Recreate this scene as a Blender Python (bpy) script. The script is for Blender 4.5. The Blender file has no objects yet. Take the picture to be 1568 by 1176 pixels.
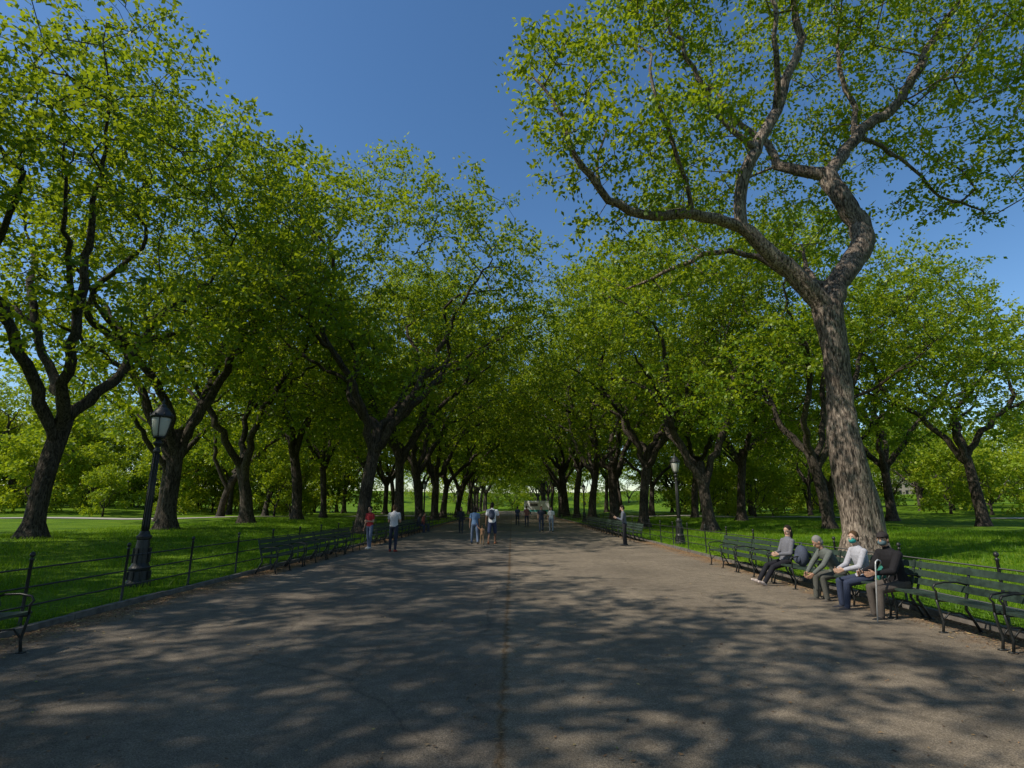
import bpy, math, random
import numpy as np
from mathutils import Vector, Matrix

scene = bpy.context.scene
R0 = np.random.default_rng(7)
random.seed(3)
UP = np.array([0, 0, 1.0])

# ------------------------------------------------------------------ helpers
def link(o, parent=None):
    scene.collection.objects.link(o)
    if parent is not None:
        o.parent = parent
    return o

def norm(v):
    v = np.asarray(v, float)
    return v / (np.linalg.norm(v, axis=-1, keepdims=True) + 1e-9)

def quad_mesh(name, V, nper, tint=None):
    n = len(V) // nper
    me = bpy.data.meshes.new(name)
    me.vertices.add(len(V))
    me.vertices.foreach_set('co', np.ascontiguousarray(V, np.float32).ravel())
    me.loops.add(len(V))
    me.loops.foreach_set('vertex_index', np.arange(len(V), dtype=np.int32))
    me.polygons.add(n)
    me.polygons.foreach_set('loop_start', np.arange(0, len(V), nper, dtype=np.int32))
    me.polygons.foreach_set('loop_total', np.full(n, nper, np.int32))
    if tint is not None:
        a = me.attributes.new('tint', 'FLOAT', 'FACE')
        a.data.foreach_set('value', np.ascontiguousarray(tint, np.float32))
    me.update(calc_edges=True)
    return me

class MB:
    def __init__(s):
        s.v = []; s.f = []; s.m = []
    def add(s, verts, faces, mat=0):
        b = len(s.v)
        s.v.extend([tuple(map(float, p)) for p in verts])
        s.f.extend([tuple(b + i for i in f) for f in faces])
        s.m.extend([mat] * len(faces))
    def box(s, c, size, mat=0, rot=None):
        x, y, z = [k / 2 for k in size]
        P = [Vector(q) for q in [(-x,-y,-z),(x,-y,-z),(x,y,-z),(-x,y,-z),(-x,-y,z),(x,-y,z),(x,y,z),(-x,y,z)]]
        if rot is not None:
            P = [rot @ q for q in P]
        P = [q + Vector(c) for q in P]
        s.add(P, [(0,3,2,1),(4,5,6,7),(0,1,5,4),(1,2,6,5),(2,3,7,6),(3,0,4,7)], mat)
    def tube(s, pts, rad, n=8, mat=0, caps=True, flat=None):
        pts = [np.array(p, float) for p in pts]
        if not hasattr(rad, '__len__'):
            rad = [rad] * len(pts)
        V = []; ref = None
        for i, p in enumerate(pts):
            t = norm(pts[min(i+1, len(pts)-1)] - pts[max(i-1, 0)])
            if ref is None:
                ref = np.array([1., 0, 0]) if abs(t[0]) < .8 else np.array([0, 1., 0])
            a = norm(ref - t * np.dot(ref, t)); ref = a
            b = np.cross(t, a)
            for k in range(n):
                an = 2 * math.pi * k / n
                V.append(p + (a * math.cos(an) + b * math.sin(an)) * rad[i])
        F = []
        for i in range(len(pts) - 1):
            for k in range(n):
                k2 = (k + 1) % n
                F.append((i*n+k, i*n+k2, (i+1)*n+k2, (i+1)*n+k))
        if caps:
            F.append(tuple(reversed(range(n))))
            F.append(tuple((len(pts)-1)*n + k for k in range(n)))
        s.add(V, F, mat)
    def lathe(s, prof, c=(0,0,0), n=16, mat=0):
        V = []; F = []
        for r, z in prof:
            for k in range(n):
                an = 2*math.pi*k/n
                V.append((c[0]+r*math.cos(an), c[1]+r*math.sin(an), c[2]+z))
        m = len(prof)
        for i in range(m-1):
            for k in range(n):
                k2 = (k+1) % n
                F.append((i*n+k, i*n+k2, (i+1)*n+k2, (i+1)*n+k))
        F.append(tuple(reversed(range(n))))
        F.append(tuple((m-1)*n+k for k in range(n)))
        s.add(V, F, mat)
    def ell(s, c, r, n=12, m=8, mat=0, rot=None):
        V = [(0,0,-1)]; F = []
        for i in range(1, m):
            ph = -math.pi/2 + math.pi*i/m
            for k in range(n):
                an = 2*math.pi*k/n
                V.append((math.cos(ph)*math.cos(an), math.cos(ph)*math.sin(an), math.sin(ph)))
        V.append((0,0,1))
        for k in range(n):
            k2 = (k+1) % n
            F.append((0, 1+k2, 1+k))
            for i in range(m-2):
                a = 1+i*n
                F.append((a+k, a+k2, a+n+k2, a+n+k))
            F.append((1+(m-2)*n+k, 1+(m-2)*n+k2, len(V)-1))
        P = [Vector((v[0]*r[0], v[1]*r[1], v[2]*r[2])) for v in V]
        if rot is not None:
            P = [rot @ q for q in P]
        P = [q + Vector(c) for q in P]
        s.add(P, F, mat)
    def mesh(s, name, mats=(), smooth=False):
        me = bpy.data.meshes.new(name)
        me.from_pydata(s.v, [], s.f)
        for m in mats: me.materials.append(m)
        me.polygons.foreach_set('material_index', s.m)
        if smooth:
            me.polygons.foreach_set('use_smooth', [True]*len(s.f))
        me.update()
        return me
    def obj(s, name, mats=(), parent=None, smooth=False):
        return link(bpy.data.objects.new(name, s.mesh(name, mats, smooth)), parent)

def empty(name, loc=(0,0,0), rz=0):
    e = bpy.data.objects.new(name, None)
    e.location = loc; e.rotation_euler = (0,0,rz); e.empty_display_size = .3
    return link(e)

# ------------------------------------------------------------------ materials
def newmat(name):
    m = bpy.data.materials.new(name); m.use_nodes = True
    nt = m.node_tree; nt.nodes.clear()
    return m, nt, nt.nodes, nt.links

def N(nodes, t, **kw):
    n = nodes.new(t)
    for k, v in kw.items(): setattr(n, k, v)
    return n

def ramp(nodes, stops):
    r = nodes.new('ShaderNodeValToRGB')
    e = r.color_ramp.elements
    while len(e) < len(stops): e.new(.5)
    for i, (p, c) in enumerate(stops):
        e[i].position = p
        e[i].color = (c[0], c[1], c[2], 1) if hasattr(c, '__len__') else (c, c, c, 1)
    return r

def simple(name, col, rough=.6, metal=0., noise=.15, scale=20., bump=0., spec=.4):
    m, nt, nd, lk = newmat(name)
    out = N(nd, 'ShaderNodeOutputMaterial'); b = N(nd, 'ShaderNodeBsdfPrincipled')
    tc = N(nd, 'ShaderNodeTexCoord'); nz = N(nd, 'ShaderNodeTexNoise')
    nz.inputs['Scale'].default_value = scale; nz.inputs['Detail'].default_value = 4
    lk.new(tc.outputs['Object'], nz.inputs['Vector'])
    r = ramp(nd, [(.3, [c*(1-noise) for c in col]), (.7, [min(1, c*(1+noise)) for c in col])])
    lk.new(nz.outputs['Fac'], r.inputs['Fac']); lk.new(r.outputs['Color'], b.inputs['Base Color'])
    b.inputs['Roughness'].default_value = rough; b.inputs['Metallic'].default_value = metal
    b.inputs['Specular IOR Level'].default_value = spec
    if bump:
        bp = N(nd, 'ShaderNodeBump'); bp.inputs['Strength'].default_value = bump; bp.inputs['Distance'].default_value = .01
        lk.new(nz.outputs['Fac'], bp.inputs['Height']); lk.new(bp.outputs['Normal'], b.inputs['Normal'])
    lk.new(b.outputs['BSDF'], out.inputs['Surface'])
    return m

def leafmat(name, dark, mid, light, trans=.42, tcol=(.66, .76, .02), gloss=.035):
    m, nt, nd, lk = newmat(name)
    out = N(nd, 'ShaderNodeOutputMaterial')
    at = N(nd, 'ShaderNodeAttribute', attribute_name='tint')
    oi = N(nd, 'ShaderNodeObjectInfo')
    ma = N(nd, 'ShaderNodeMath', operation='MULTIPLY_ADD')
    lk.new(oi.outputs['Random'], ma.inputs[0]); ma.inputs[1].default_value = .4
    ad = N(nd, 'ShaderNodeMath', operation='SUBTRACT'); lk.new(at.outputs['Fac'], ad.inputs[0]); ad.inputs[1].default_value = .2
    lk.new(ad.outputs[0], ma.inputs[2])
    r = ramp(nd, [(0, dark), (.5, mid), (1, light)])
    lk.new(ma.outputs[0], r.inputs['Fac'])
    d = N(nd, 'ShaderNodeBsdfDiffuse'); t = N(nd, 'ShaderNodeBsdfTranslucent'); g = N(nd, 'ShaderNodeBsdfGlossy')
    lk.new(r.outputs['Color'], d.inputs['Color'])
    gm = N(nd, 'ShaderNodeMix', data_type='RGBA')
    gm.inputs[0].default_value = .5
    lk.new(r.outputs['Color'], gm.inputs[6]); gm.inputs[7].default_value = (*tcol, 1)
    lk.new(gm.outputs[2], t.inputs['Color'])
    g.inputs['Color'].default_value = (.6, .6, .55, 1); g.inputs['Roughness'].default_value = .45
    m1 = N(nd, 'ShaderNodeMixShader'); m1.inputs[0].default_value = trans
    m2 = N(nd, 'ShaderNodeMixShader'); m2.inputs[0].default_value = gloss
    lk.new(d.outputs[0], m1.inputs[1]); lk.new(t.outputs[0], m1.inputs[2])
    lk.new(m1.outputs[0], m2.inputs[1]); lk.new(g.outputs[0], m2.inputs[2])
    lk.new(m2.outputs[0], out.inputs['Surface'])
    return m

def barkmat(name, c1, c2, c3):
    m, nt, nd, lk = newmat(name)
    out = N(nd, 'ShaderNodeOutputMaterial'); b = N(nd, 'ShaderNodeBsdfPrincipled')
    tc = N(nd, 'ShaderNodeTexCoord'); mp = N(nd, 'ShaderNodeMapping')
    mp.inputs['Scale'].default_value = (9, 9, 1.9)
    nz = N(nd, 'ShaderNodeTexNoise'); nz.inputs['Scale'].default_value = 2.1; nz.inputs['Detail'].default_value = 8
    nz.inputs['Distortion'].default_value = 1.0
    lk.new(tc.outputs['Object'], mp.inputs['Vector']); lk.new(mp.outputs[0], nz.inputs['Vector'])
    n2 = N(nd, 'ShaderNodeTexNoise'); n2.inputs['Scale'].default_value = .6; n2.inputs['Detail'].default_value = 5
    lk.new(tc.outputs['Object'], n2.inputs['Vector'])
    r = ramp(nd, [(.38, c1), (.5, c2), (.64, c3)])
    lk.new(nz.outputs['Fac'], r.inputs['Fac'])
    mx = N(nd, 'ShaderNodeMix', data_type='RGBA', blend_type='MULTIPLY'); mx.inputs[0].default_value = .8
    r2 = ramp(nd, [(.35, .45), (.65, 1.0)])
    lk.new(n2.outputs['Fac'], r2.inputs['Fac'])
    lk.new(r.outputs['Color'], mx.inputs[6]); lk.new(r2.outputs['Color'], mx.inputs[7])
    lk.new(mx.outputs[2], b.inputs['Base Color'])
    b.inputs['Roughness'].default_value = .9; b.inputs['Specular IOR Level'].default_value = .15
    bp = N(nd, 'ShaderNodeBump'); bp.inputs['Strength'].default_value = 1; bp.inputs['Distance'].default_value = .07
    lk.new(nz.outputs['Fac'], bp.inputs['Height']); lk.new(bp.outputs['Normal'], b.inputs['Normal'])
    lk.new(b.outputs['BSDF'], out.inputs['Surface'])
    return m

M_leaf = leafmat('elm_leaves', (.040,.098,.008), (.130,.225,.010), (.30,.36,.014))
M_leaf_br = leafmat('young_leaves', (.13,.21,.010), (.21,.30,.014), (.32,.37,.018))
M_grass = leafmat('grass_blades', (.04,.115,.006), (.10,.21,.008), (.20,.30,.012), trans=.35, tcol=(.36,.55,.015), gloss=.02)
M_bark = barkmat('elm_bark', (.028,.023,.018), (.078,.063,.050), (.14,.118,.095))
M_bark_h = barkmat('elm_bark_pale', (.055,.044,.036), (.22,.172,.138), (.40,.325,.262))
M_iron = simple('black_painted_iron', (.018,.019,.018), .45, 0, .3, 30, .1)
M_bench = simple('dark_green_bench_paint', (.030,.048,.036), .5, 0, .35, 14, .1)
M_kerb = simple('kerb_stone', (.12,.105,.09), .9, 0, .35, 8, .4)
M_glass = simple('lantern_milky_glass', (.42,.42,.38), .25, 0, .05, 5)

# ------------------------------------------------------------------ terrain
def sm(t):
    t = np.clip(t, 0, 1); return t*t*(3-2*t)
def hgt(x, y):
    x = np.asarray(x, float); y = np.asarray(y, float); ax = np.abs(x)
    h = np.where(ax < 6.85, 0., .04 + .42*sm((ax-7.5)/14.) + 1.2*sm((ax-34)/60.))
    h = h + sm((ax-7.5)/5.) * (.06*np.sin(x*.31+y*.17) + .05*np.sin(y*.43-x*.2+1) + .6*sm((ax-30)/40)*np.sin(x*.045+1.3)*np.sin(y*.05))
    h = h + 9.*sm((y-205)/120.)
    return h

xs = sorted(set([round(s*v, 3) for s in (-1, 1) for v in list(np.arange(0, 6.7, 1.6)) + [6.84, 6.86] + list(np.arange(7.5, 34, .8)) + list(np.arange(36, 110, 4)) + [130,160,200,260,340,450,600,800]]))
ys = list(np.arange(-60, 0, 4)) + list(np.arange(0, 60, 1.)) + list(np.arange(60, 200, 4)) + list(range(200,340,10)) + [360,400,500,650,900]
ys = [-300,-150] + ys
X, Y = np.meshgrid(xs, ys); Z = hgt(X, Y)
V = np.stack([X.ravel(), Y.ravel(), Z.ravel()], 1)
nx = len(xs); F = [(j*nx+i, j*nx+i+1, (j+1)*nx+i+1, (j+1)*nx+i) for j in range(len(ys)-1) for i in range(nx-1)]
me = bpy.data.meshes.new('lawn_ground'); me.from_pydata(V.tolist(), [], F); me.polygons.foreach_set('use_smooth', [True]*len(F))
m, nt, nd, lk = newmat('lawn_soil_and_grass')
out = N(nd,'ShaderNodeOutputMaterial'); b = N(nd,'ShaderNodeBsdfPrincipled'); tc = N(nd,'ShaderNodeTexCoord')
n1 = N(nd,'ShaderNodeTexNoise'); n1.inputs['Scale'].default_value=.35; n1.inputs['Detail'].default_value=6
n2 = N(nd,'ShaderNodeTexNoise'); n2.inputs['Scale'].default_value=14; n2.inputs['Detail'].default_value=6
lk.new(tc.outputs['Object'], n1.inputs['Vector']); lk.new(tc.outputs['Object'], n2.inputs['Vector'])
r1 = ramp(nd, [(.3,(.065,.14,.008)),(.52,(.12,.22,.010)),(.75,(.19,.28,.016))]); lk.new(n1.outputs['Fac'], r1.inputs['Fac'])
r2 = ramp(nd, [(.3,.45),(.7,1.15)]); lk.new(n2.outputs['Fac'], r2.inputs['Fac'])
mx = N(nd,'ShaderNodeMix',data_type='RGBA',blend_type='MULTIPLY'); mx.inputs[0].default_value=1
lk.new(r1.outputs[0],mx.inputs[6]); lk.new(r2.outputs[0],mx.inputs[7]); lk.new(mx.outputs[2], b.inputs['Base Color'])
b.inputs['Roughness'].default_value=.95; b.inputs['Specular IOR Level'].default_value=.1
bp = N(nd,'ShaderNodeBump'); bp.inputs['Distance'].default_value=.08; lk.new(n2.outputs['Fac'],bp.inputs['Height']); lk.new(bp.outputs[0],b.inputs['Normal'])
lk.new(b.outputs[0],out.inputs[0]); me.materials.append(m)
link(bpy.data.objects.new('lawn_ground', me))

# asphalt promenade
m, nt, nd, lk = newmat('worn_asphalt')
out = N(nd,'ShaderNodeOutputMaterial'); b = N(nd,'ShaderNodeBsdfPrincipled'); tc = N(nd,'ShaderNodeTexCoord')
def noise(scale, det=5, vec=None):
    n = N(nd,'ShaderNodeTexNoise'); n.inputs['Scale'].default_value=scale; n.inputs['Detail'].default_value=det
    lk.new(vec if vec is not None else tc.outputs['Object'], n.inputs['Vector']); return n
sep = N(nd,'ShaderNodeSeparateXYZ'); lk.new(tc.outputs['Object'], sep.inputs[0])
nb = noise(.5, 6); nf = noise(110, 3); nm = noise(6, 6); ned = noise(1.7, 7)
rb = ramp(nd, [(.3,(.150,.124,.094)),(.7,(.245,.201,.150))]); lk.new(nb.outputs['Fac'], rb.inputs['Fac'])
rf = ramp(nd, [(.3,.45),(.5,.95),(.72,1.7)]); lk.new(nf.outputs['Fac'], rf.inputs['Fac'])
rm = ramp(nd, [(.3,.78),(.7,1.14)]); lk.new(nm.outputs['Fac'], rm.inputs['Fac'])
def mul(a, c, f=1.):
    q = N(nd,'ShaderNodeMix',data_type='RGBA',blend_type='MULTIPLY'); q.inputs[0].default_value=f
    lk.new(a,q.inputs[6]); lk.new(c,q.inputs[7]); return q.outputs[2]
col = mul(mul(rb.outputs[0], rf.outputs[0]), rm.outputs[0])
wob = N(nd,'ShaderNodeMath',operation='MULTIPLY_ADD'); lk.new(nm.outputs['Fac'],wob.inputs[0]); wob.inputs[1].default_value=.16; lk.new(sep.outputs['X'],wob.inputs[2])
lane = ramp(nd, [(.499,(.86,.86,.88)),(.501,(1.05,1.03,1.0))])
mr = N(nd,'ShaderNodeMapRange'); mr.inputs['From Min'].default_value=-10; mr.inputs['From Max'].default_value=10
lk.new(wob.outputs[0],mr.inputs['Value']); lk.new(mr.outputs[0],lane.inputs['Fac']); col = mul(col, lane.outputs[0])
ab = N(nd,'ShaderNodeMath',operation='ABSOLUTE'); lk.new(wob.outputs[0],ab.inputs[0])
seam = ramp(nd, [(0,(.62,.50,.36)),(.012,(.85,.72,.58)),(.05,1.0)]); lk.new(ab.outputs[0],seam.inputs['Fac'])
vo = N(nd,'ShaderNodeTexVoronoi',feature='DISTANCE_TO_EDGE'); vo.inputs['Scale'].default_value=.33
nv = noise(1.2,6); vm = N(nd,'ShaderNodeMix',data_type='RGBA'); vm.inputs[0].default_value=.35
lk.new(tc.outputs['Object'],vm.inputs[6]); lk.new(nv.outputs['Color'],vm.inputs[7]); lk.new(vm.outputs[2],vo.inputs['Vector'])
cr = ramp(nd, [(0,.5),(.006,1.0)]); lk.new(vo.outputs['Distance'],cr.inputs['Fac'])
col = mul(col, seam.outputs[0]); col = mul(col, cr.outputs[0], .6)
ax = N(nd,'ShaderNodeMath',operation='ABSOLUTE'); lk.new(sep.outputs['X'],ax.inputs[0])
e = N(nd,'ShaderNodeMath',operation='MULTIPLY_ADD'); lk.new(ned.outputs['Fac'],e.inputs[0]); e.inputs[1].default_value=1.5; lk.new(ax.outputs[0],e.inputs[2])
er = N(nd,'ShaderNodeMapRange'); er.inputs['From Min'].default_value=6.65; er.inputs['From Max'].default_value=7.3
lk.new(e.outputs[0],er.inputs['Value'])
nl = noise(60,5); rl = ramp(nd, [(.3,(.07,.042,.022)),(.5,(.24,.14,.07)),(.7,(.40,.25,.13))]); lk.new(nl.outputs['Fac'],rl.inputs['Fac'])
em = N(nd,'ShaderNodeMix',data_type='RGBA'); lk.new(er.outputs[0],em.inputs[0]); lk.new(col,em.inputs[6]); lk.new(rl.outputs[0],em.inputs[7])
lk.new(em.outputs[2], b.inputs['Base Color']); b.inputs['Roughness'].default_value=.85; b.inputs['Specular IOR Level'].default_value=.25
bp = N(nd,'ShaderNodeBump'); bp.inputs['Distance'].default_value=.015; bp.inputs['Strength'].default_value=.8
lk.new(nf.outputs['Fac'],bp.inputs['Height']); lk.new(bp.outputs[0],b.inputs['Normal']); lk.new(b.outputs[0],out.inputs[0])
M_asph = m
mb = MB(); st = list(range(-60, 201, 4))
for a in st[:-1]:
    mb.add([(-6.7,a,.004),(6.7,a,.004),(6.7,a+4,.004),(-6.7,a+4,.004)], [(0,1,2,3)])
mb.obj('asphalt_promenade', [M_asph])
for s in (-1, 1):
    mb = MB(); y = -30.
    while y < 195:
        L = 1.8 + random.random()*.5
        w = .13; hz = .075 + random.random()*.02; c = s*(6.765+random.uniform(-.006,.006))
        mb.add([(c-w/2,y,-.05),(c+w/2,y,-.05),(c+w/2,y+L-.015,-.05),(c-w/2,y+L-.015,-.05),
                (c-w/2+.012,y,hz),(c+w/2-.012,y,hz),(c+w/2-.012,y+L-.015,hz),(c-w/2+.012,y+L-.015,hz)],
               [(0,3,2,1),(4,5,6,7),(0,1,5,4),(1,2,6,5),(2,3,7,6),(3,0,4,7)])
        y += L
    mb.obj('stone_kerb', [M_kerb])

M_path = simple('pale_concrete_path', (.36,.33,.29), .9, 0, .12, 3)
def ribbon(name, pts, w, mat):
    mb = MB(); P = []
    for i in range(len(pts)-1):
        for k in range(12):
            t = k/12; P.append((pts[i][0]*(1-t)+pts[i+1][0]*t, pts[i][1]*(1-t)+pts[i+1][1]*t))
    P.append(pts[-1])
    V = []
    for i, p in enumerate(P):
        q0 = np.array(P[max(i-1,0)]); q1 = np.array(P[min(i+1,len(P)-1)]); t = norm(q1-q0); n = np.array([-t[1], t[0]])
        for s in (-1,-.33,.33,1):
            a = np.array(p) + n*s*w/2; V.append((a[0], a[1], float(hgt(a[0],a[1]))+.05))
    F = [(i*4+j, i*4+j+1, i*4+j+5, i*4+j+4) for i in range(len(P)-1) for j in range(3)]
    mb.add(V, F); mb.obj(name, [mat], smooth=True)
ribbon('side_path', [(-90,52),(-60,50),(-38,54),(-24,66),(-12,84)], 3., M_path)
ribbon('side_path', [(100,58),(66,50),(44,52),(30,60),(14,80)], 3., M_path)

def grass(name, n, x0, x1, y0, y1, hmin, hmax, w, seed):
    r = np.random.default_rng(seed)
    u = r.random(n); y = y0*(y1/y0)**u
    x = x0 + (x1-x0)*r.random(n)
    keep = (np.sin(x*1.7+y*.6)+np.sin(y*1.3-x*.5)+np.sin(x*.45)*np.sin(y*.37) + r.random(n)*3.5) > .2
    x = x[keep]; y = y[keep]; n = len(x)
    z = hgt(x, y) - .01
    h = hmin + (hmax-hmin)*r.random(n); h = h*(.7+.5*np.sin(x*.9+y*.7)**2)
    an = r.random(n)*math.pi; sc = .6 + y/22.
    dx = np.cos(an)*w*sc; dy = np.sin(an)*w*sc
    le = r.normal(0, .35, (n,2))*h[:,None]
    V = np.zeros((n,3,3)); V[:,0] = np.stack([x-dx,y-dy,z],1); V[:,1] = np.stack([x+dx,y+dy,z],1); V[:,2] = np.stack([x+le[:,0],y+le[:,1],z+h],1)
    t = np.clip(.5+.25*np.sin(x*.5+y*.23)+r.normal(0,.2,n), 0, 1)
    me = quad_mesh(name, V.reshape(-1,3), 3, t); me.materials.append(M_grass)
    return link(bpy.data.objects.new(name, me))
grass('grass', 130000, -24, -6.9, 6, 60, .05, .16, .007, 1)
grass('grass', 130000, 6.9, 24, 6, 60, .05, .16, .007, 2)

m, nt, nd, lk = newmat('dry_litter'); out=N(nd,'ShaderNodeOutputMaterial'); b=N(nd,'ShaderNodeBsdfPrincipled'); at=N(nd,'ShaderNodeAttribute',attribute_name='tint')
r=ramp(nd,[(0,(.06,.035,.02)),(.6,(.26,.15,.07)),(.9,(.40,.28,.13)),(1,(.16,.2,.04))]); lk.new(at.outputs['Fac'],r.inputs['Fac']); lk.new(r.outputs[0],b.inputs['Base Color']); b.inputs['Roughness'].default_value=.9; lk.new(b.outputs[0],out.inputs[0])
M_lit = m
n = 26000; r = R0
sd = np.where(r.random(n)<.5,-1,1); x = sd*(6.68-np.abs(r.normal(0,.33,n))); y = 3.5*(60/3.5)**r.random(n)
k = r.random(n)<.08; x[k] = r.uniform(-6.5,6.5,k.sum())
s = .008+.02*r.random(n); a = r.random(n)*6.28
V = np.zeros((n,4,3))
for i in range(4):
    V[:,i,0]=x+np.cos(a+i*1.571)*s*(1 if i%2 else .5); V[:,i,1]=y+np.sin(a+i*1.571)*s*(1 if i%2 else .5); V[:,i,2]=.008+r.random(n)*.012
me = quad_mesh('leaf_litter', V.reshape(-1,3), 4, r.random(n)); me.materials.append(M_lit); link(bpy.data.objects.new('leaf_litter', me))

# ------------------------------------------------------------------ trees
def catmull(P, seg):
    P = [np.array(p, float) for p in P]
    P = [2*P[0]-P[1]] + P + [2*P[-1]-P[-2]]
    out = []
    for i in range(1, len(P)-2):
        L = np.linalg.norm(P[i+1]-P[i]); n = max(1, int(round(L/seg)))
        for k in range(n):
            t = k/n
            out.append((.5*((2*P[i])+(-P[i-1]+P[i+1])*t+(2*P[i-1]-5*P[i]+4*P[i+1]-P[i+2])*t*t+(-P[i-1]+3*P[i]-3*P[i+1]+P[i+2])*t**3), i-1+t))
    out.append((P[-2], len(P)-3))
    return out

class Skel:
    def __init__(s, rng):
        s.P = np.zeros((60000,3)); s.par = np.full(60000,-1,int); s.rm = np.zeros(60000); s.n = 0; s.r = rng
    def add(s, p, par, rm=0.):
        i = s.n; s.P[i]=p; s.par[i]=par; s.rm[i]=rm; s.n+=1; return i
    def near(s, p):
        return int(np.argmin(np.linalg.norm(s.P[:s.n]-np.array(p),axis=1)))
    def limb(s, pts, radii, seg=.6, wig=.0, start=None):
        C = catmull(pts, seg); prev = start if start is not None else (s.near(pts[0]) if s.n else -1)
        for j, (p, t) in enumerate(C):
            if j == 0 and prev >= 0: continue
            i0 = min(int(t), len(radii)-1); i1 = min(i0+1, len(radii)-1)
            rr = radii[i0]*(1-(t-i0)) + radii[i1]*(t-i0)
            if wig: p = p + s.r.normal(0, wig, 3)
            prev = s.add(p, prev, rr)
        return prev
    def attract(s, A, wig=.10, zpen=.8, minstart=0):
        A = np.array(A)
        d = np.array([np.min(np.linalg.norm(s.P[:s.n]-a,axis=1)) for a in A])
        for a in A[np.argsort(d)]:
            Q = s.P[minstart:s.n]; D = a-Q; dist = np.linalg.norm(D,axis=1)
            cost = dist + zpen*np.maximum(0, Q[:,2]-a[2]+.1*dist)
            i = int(np.argmin(cost))+minstart; p0 = s.P[i].copy(); dd = np.linalg.norm(a-p0)
            n = max(1, int(dd/.55)); pd = norm(p0 - s.P[s.par[i]]) if s.par[i]>=0 else UP
            c = p0 + pd*dd*.35 + s.r.normal(0,.1*dd,3) + UP*.05*dd; prev = i
            for k in range(1, n+1):
                t = k/n; q = (1-t)**2*p0 + 2*t*(1-t)*c + t*t*a + (s.r.normal(0,wig,3)*min(1,dd/2) if k<n else 0)
                prev = s.add(q, prev)
    def build(s, name, mat, r0=.011, ex=2.05, ridge=0., minr=0.):
        n = s.n; acc = np.zeros(n); par = s.par[:n]
        ch = [[] for _ in range(n)]
        for i in range(n):
            if par[i]>=0: ch[par[i]].append(i)
        for i in range(n-1,-1,-1):
            if not ch[i]: acc[i] += r0**ex
            if par[i]>=0: acc[par[i]] += acc[i]
        rad = np.maximum(acc**(1/ex), s.rm[:n])
        V=[];F=[]; stack=[(0,-1)]
        while stack:
            st, pa = stack.pop(); chain=[]
            if pa>=0: chain.append(pa)
            cur = st
            while True:
                chain.append(cur)
                if not ch[cur]: break
                best = max(ch[cur], key=lambda c: rad[c])
                for c in ch[cur]:
                    if c!=best: stack.append((c,cur))
                cur = best
            if len(chain)<2: continue
            rr = [rad[c] for c in chain]
            if max(rr[1:])<minr: continue
            if pa>=0: rr[0] = min(rad[pa]*.92, rr[1]*1.35)
            ns = 28 if max(rr)>.3 and ridge else (10 if max(rr)>.12 else (6 if max(rr)>.04 else 4))
            P = s.P[chain]; ref=None; b0=len(V)
            ph = s.r.random(4)*6
            for j in range(len(chain)):
                t = norm(P[min(j+1,len(P)-1)]-P[max(j-1,0)])
                if ref is None: ref = np.array([1.,0,0]) if abs(t[0])<.8 else np.array([0,1.,0])
                a = norm(ref-t*np.dot(ref,t)); ref=a; b=np.cross(t,a)
                an = np.arange(ns)*2*math.pi/ns
                rj = rr[j]*np.ones(ns)
                if rr[j]>.1:
                    z=P[j][2]
                    rj = rj*(1+.07*np.sin(2*an+ph[0]+z*.9)+.06*np.sin(3*an+ph[1]-z*1.3)+ (ridge*np.sin(9*an+ph[2]+z*.35)))
                    if pa<0 and z<1.6:
                        rj = rj*(1+.55*max(0,1-z/1.1)**2*(1+.45*np.sin(5*an+ph[3])))
                q = P[j][None]+(a[None]*np.cos(an)[:,None]+b[None]*np.sin(an)[:,None])*rj[:,None]
                V.extend(q.tolist())
            for j in range(len(chain)-1):
                for k in range(ns):
                    k2=(k+1)%ns; F.append((b0+j*ns+k,b0+j*ns+k2,b0+(j+1)*ns+k2,b0+(j+1)*ns+k))
        me = bpy.data.meshes.new(name); me.from_pydata(V,[],F); me.polygons.foreach_set('use_smooth',[True]*len(F)); me.materials.append(mat)
        return me

def leaves(rng, C, cen, name, mat, ntw=8, nl=12, L=.85, leaf=.13, wid=.55):
    C = np.array(C); n=len(C)
    o = norm(C-np.array(cen))
    d = norm(rng.normal(0,1,(n,ntw,3))*np.array([1,1,.6]) + o[:,None]*.55 + np.array([0,0,.12]))
    u = (rng.random((n,ntw,nl))*.95+.05)[...,None]*L*(.7+.6*rng.random((n,ntw,1,1)))
    p = C[:,None,None]+d[:,:,None]*u + rng.normal(0,.06,(n,ntw,nl,3)) - np.array([0,0,.12])*(u/L)**2
    m = n*ntw*nl; p=p.reshape(m,3)
    a = norm(np.repeat(d.reshape(-1,3),nl,0)*.5+rng.normal(0,.55,(m,3))-np.array([0,0,.15]))
    nn = norm(rng.normal(0,.65,(m,3))+UP*.8)
    b = norm(np.cross(nn,a)); nn=np.cross(a,b)
    l = (leaf*(.65+.7*rng.random(m)))[:,None]; w=l*wid*.5
    V=np.zeros((m,4,3)); V[:,0]=p; V[:,1]=p+a*l*.42+b*w; V[:,2]=p+a*l-nn*l*.12; V[:,3]=p+a*l*.42-b*w
    ct = rng.random(n); t = np.clip(.5+.85*(np.repeat(ct,ntw*nl)-.5)+rng.normal(0,.15,m),0,1)
    me = quad_mesh(name, V.reshape(-1,3), 4, t); me.materials.append(mat); return me

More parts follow.
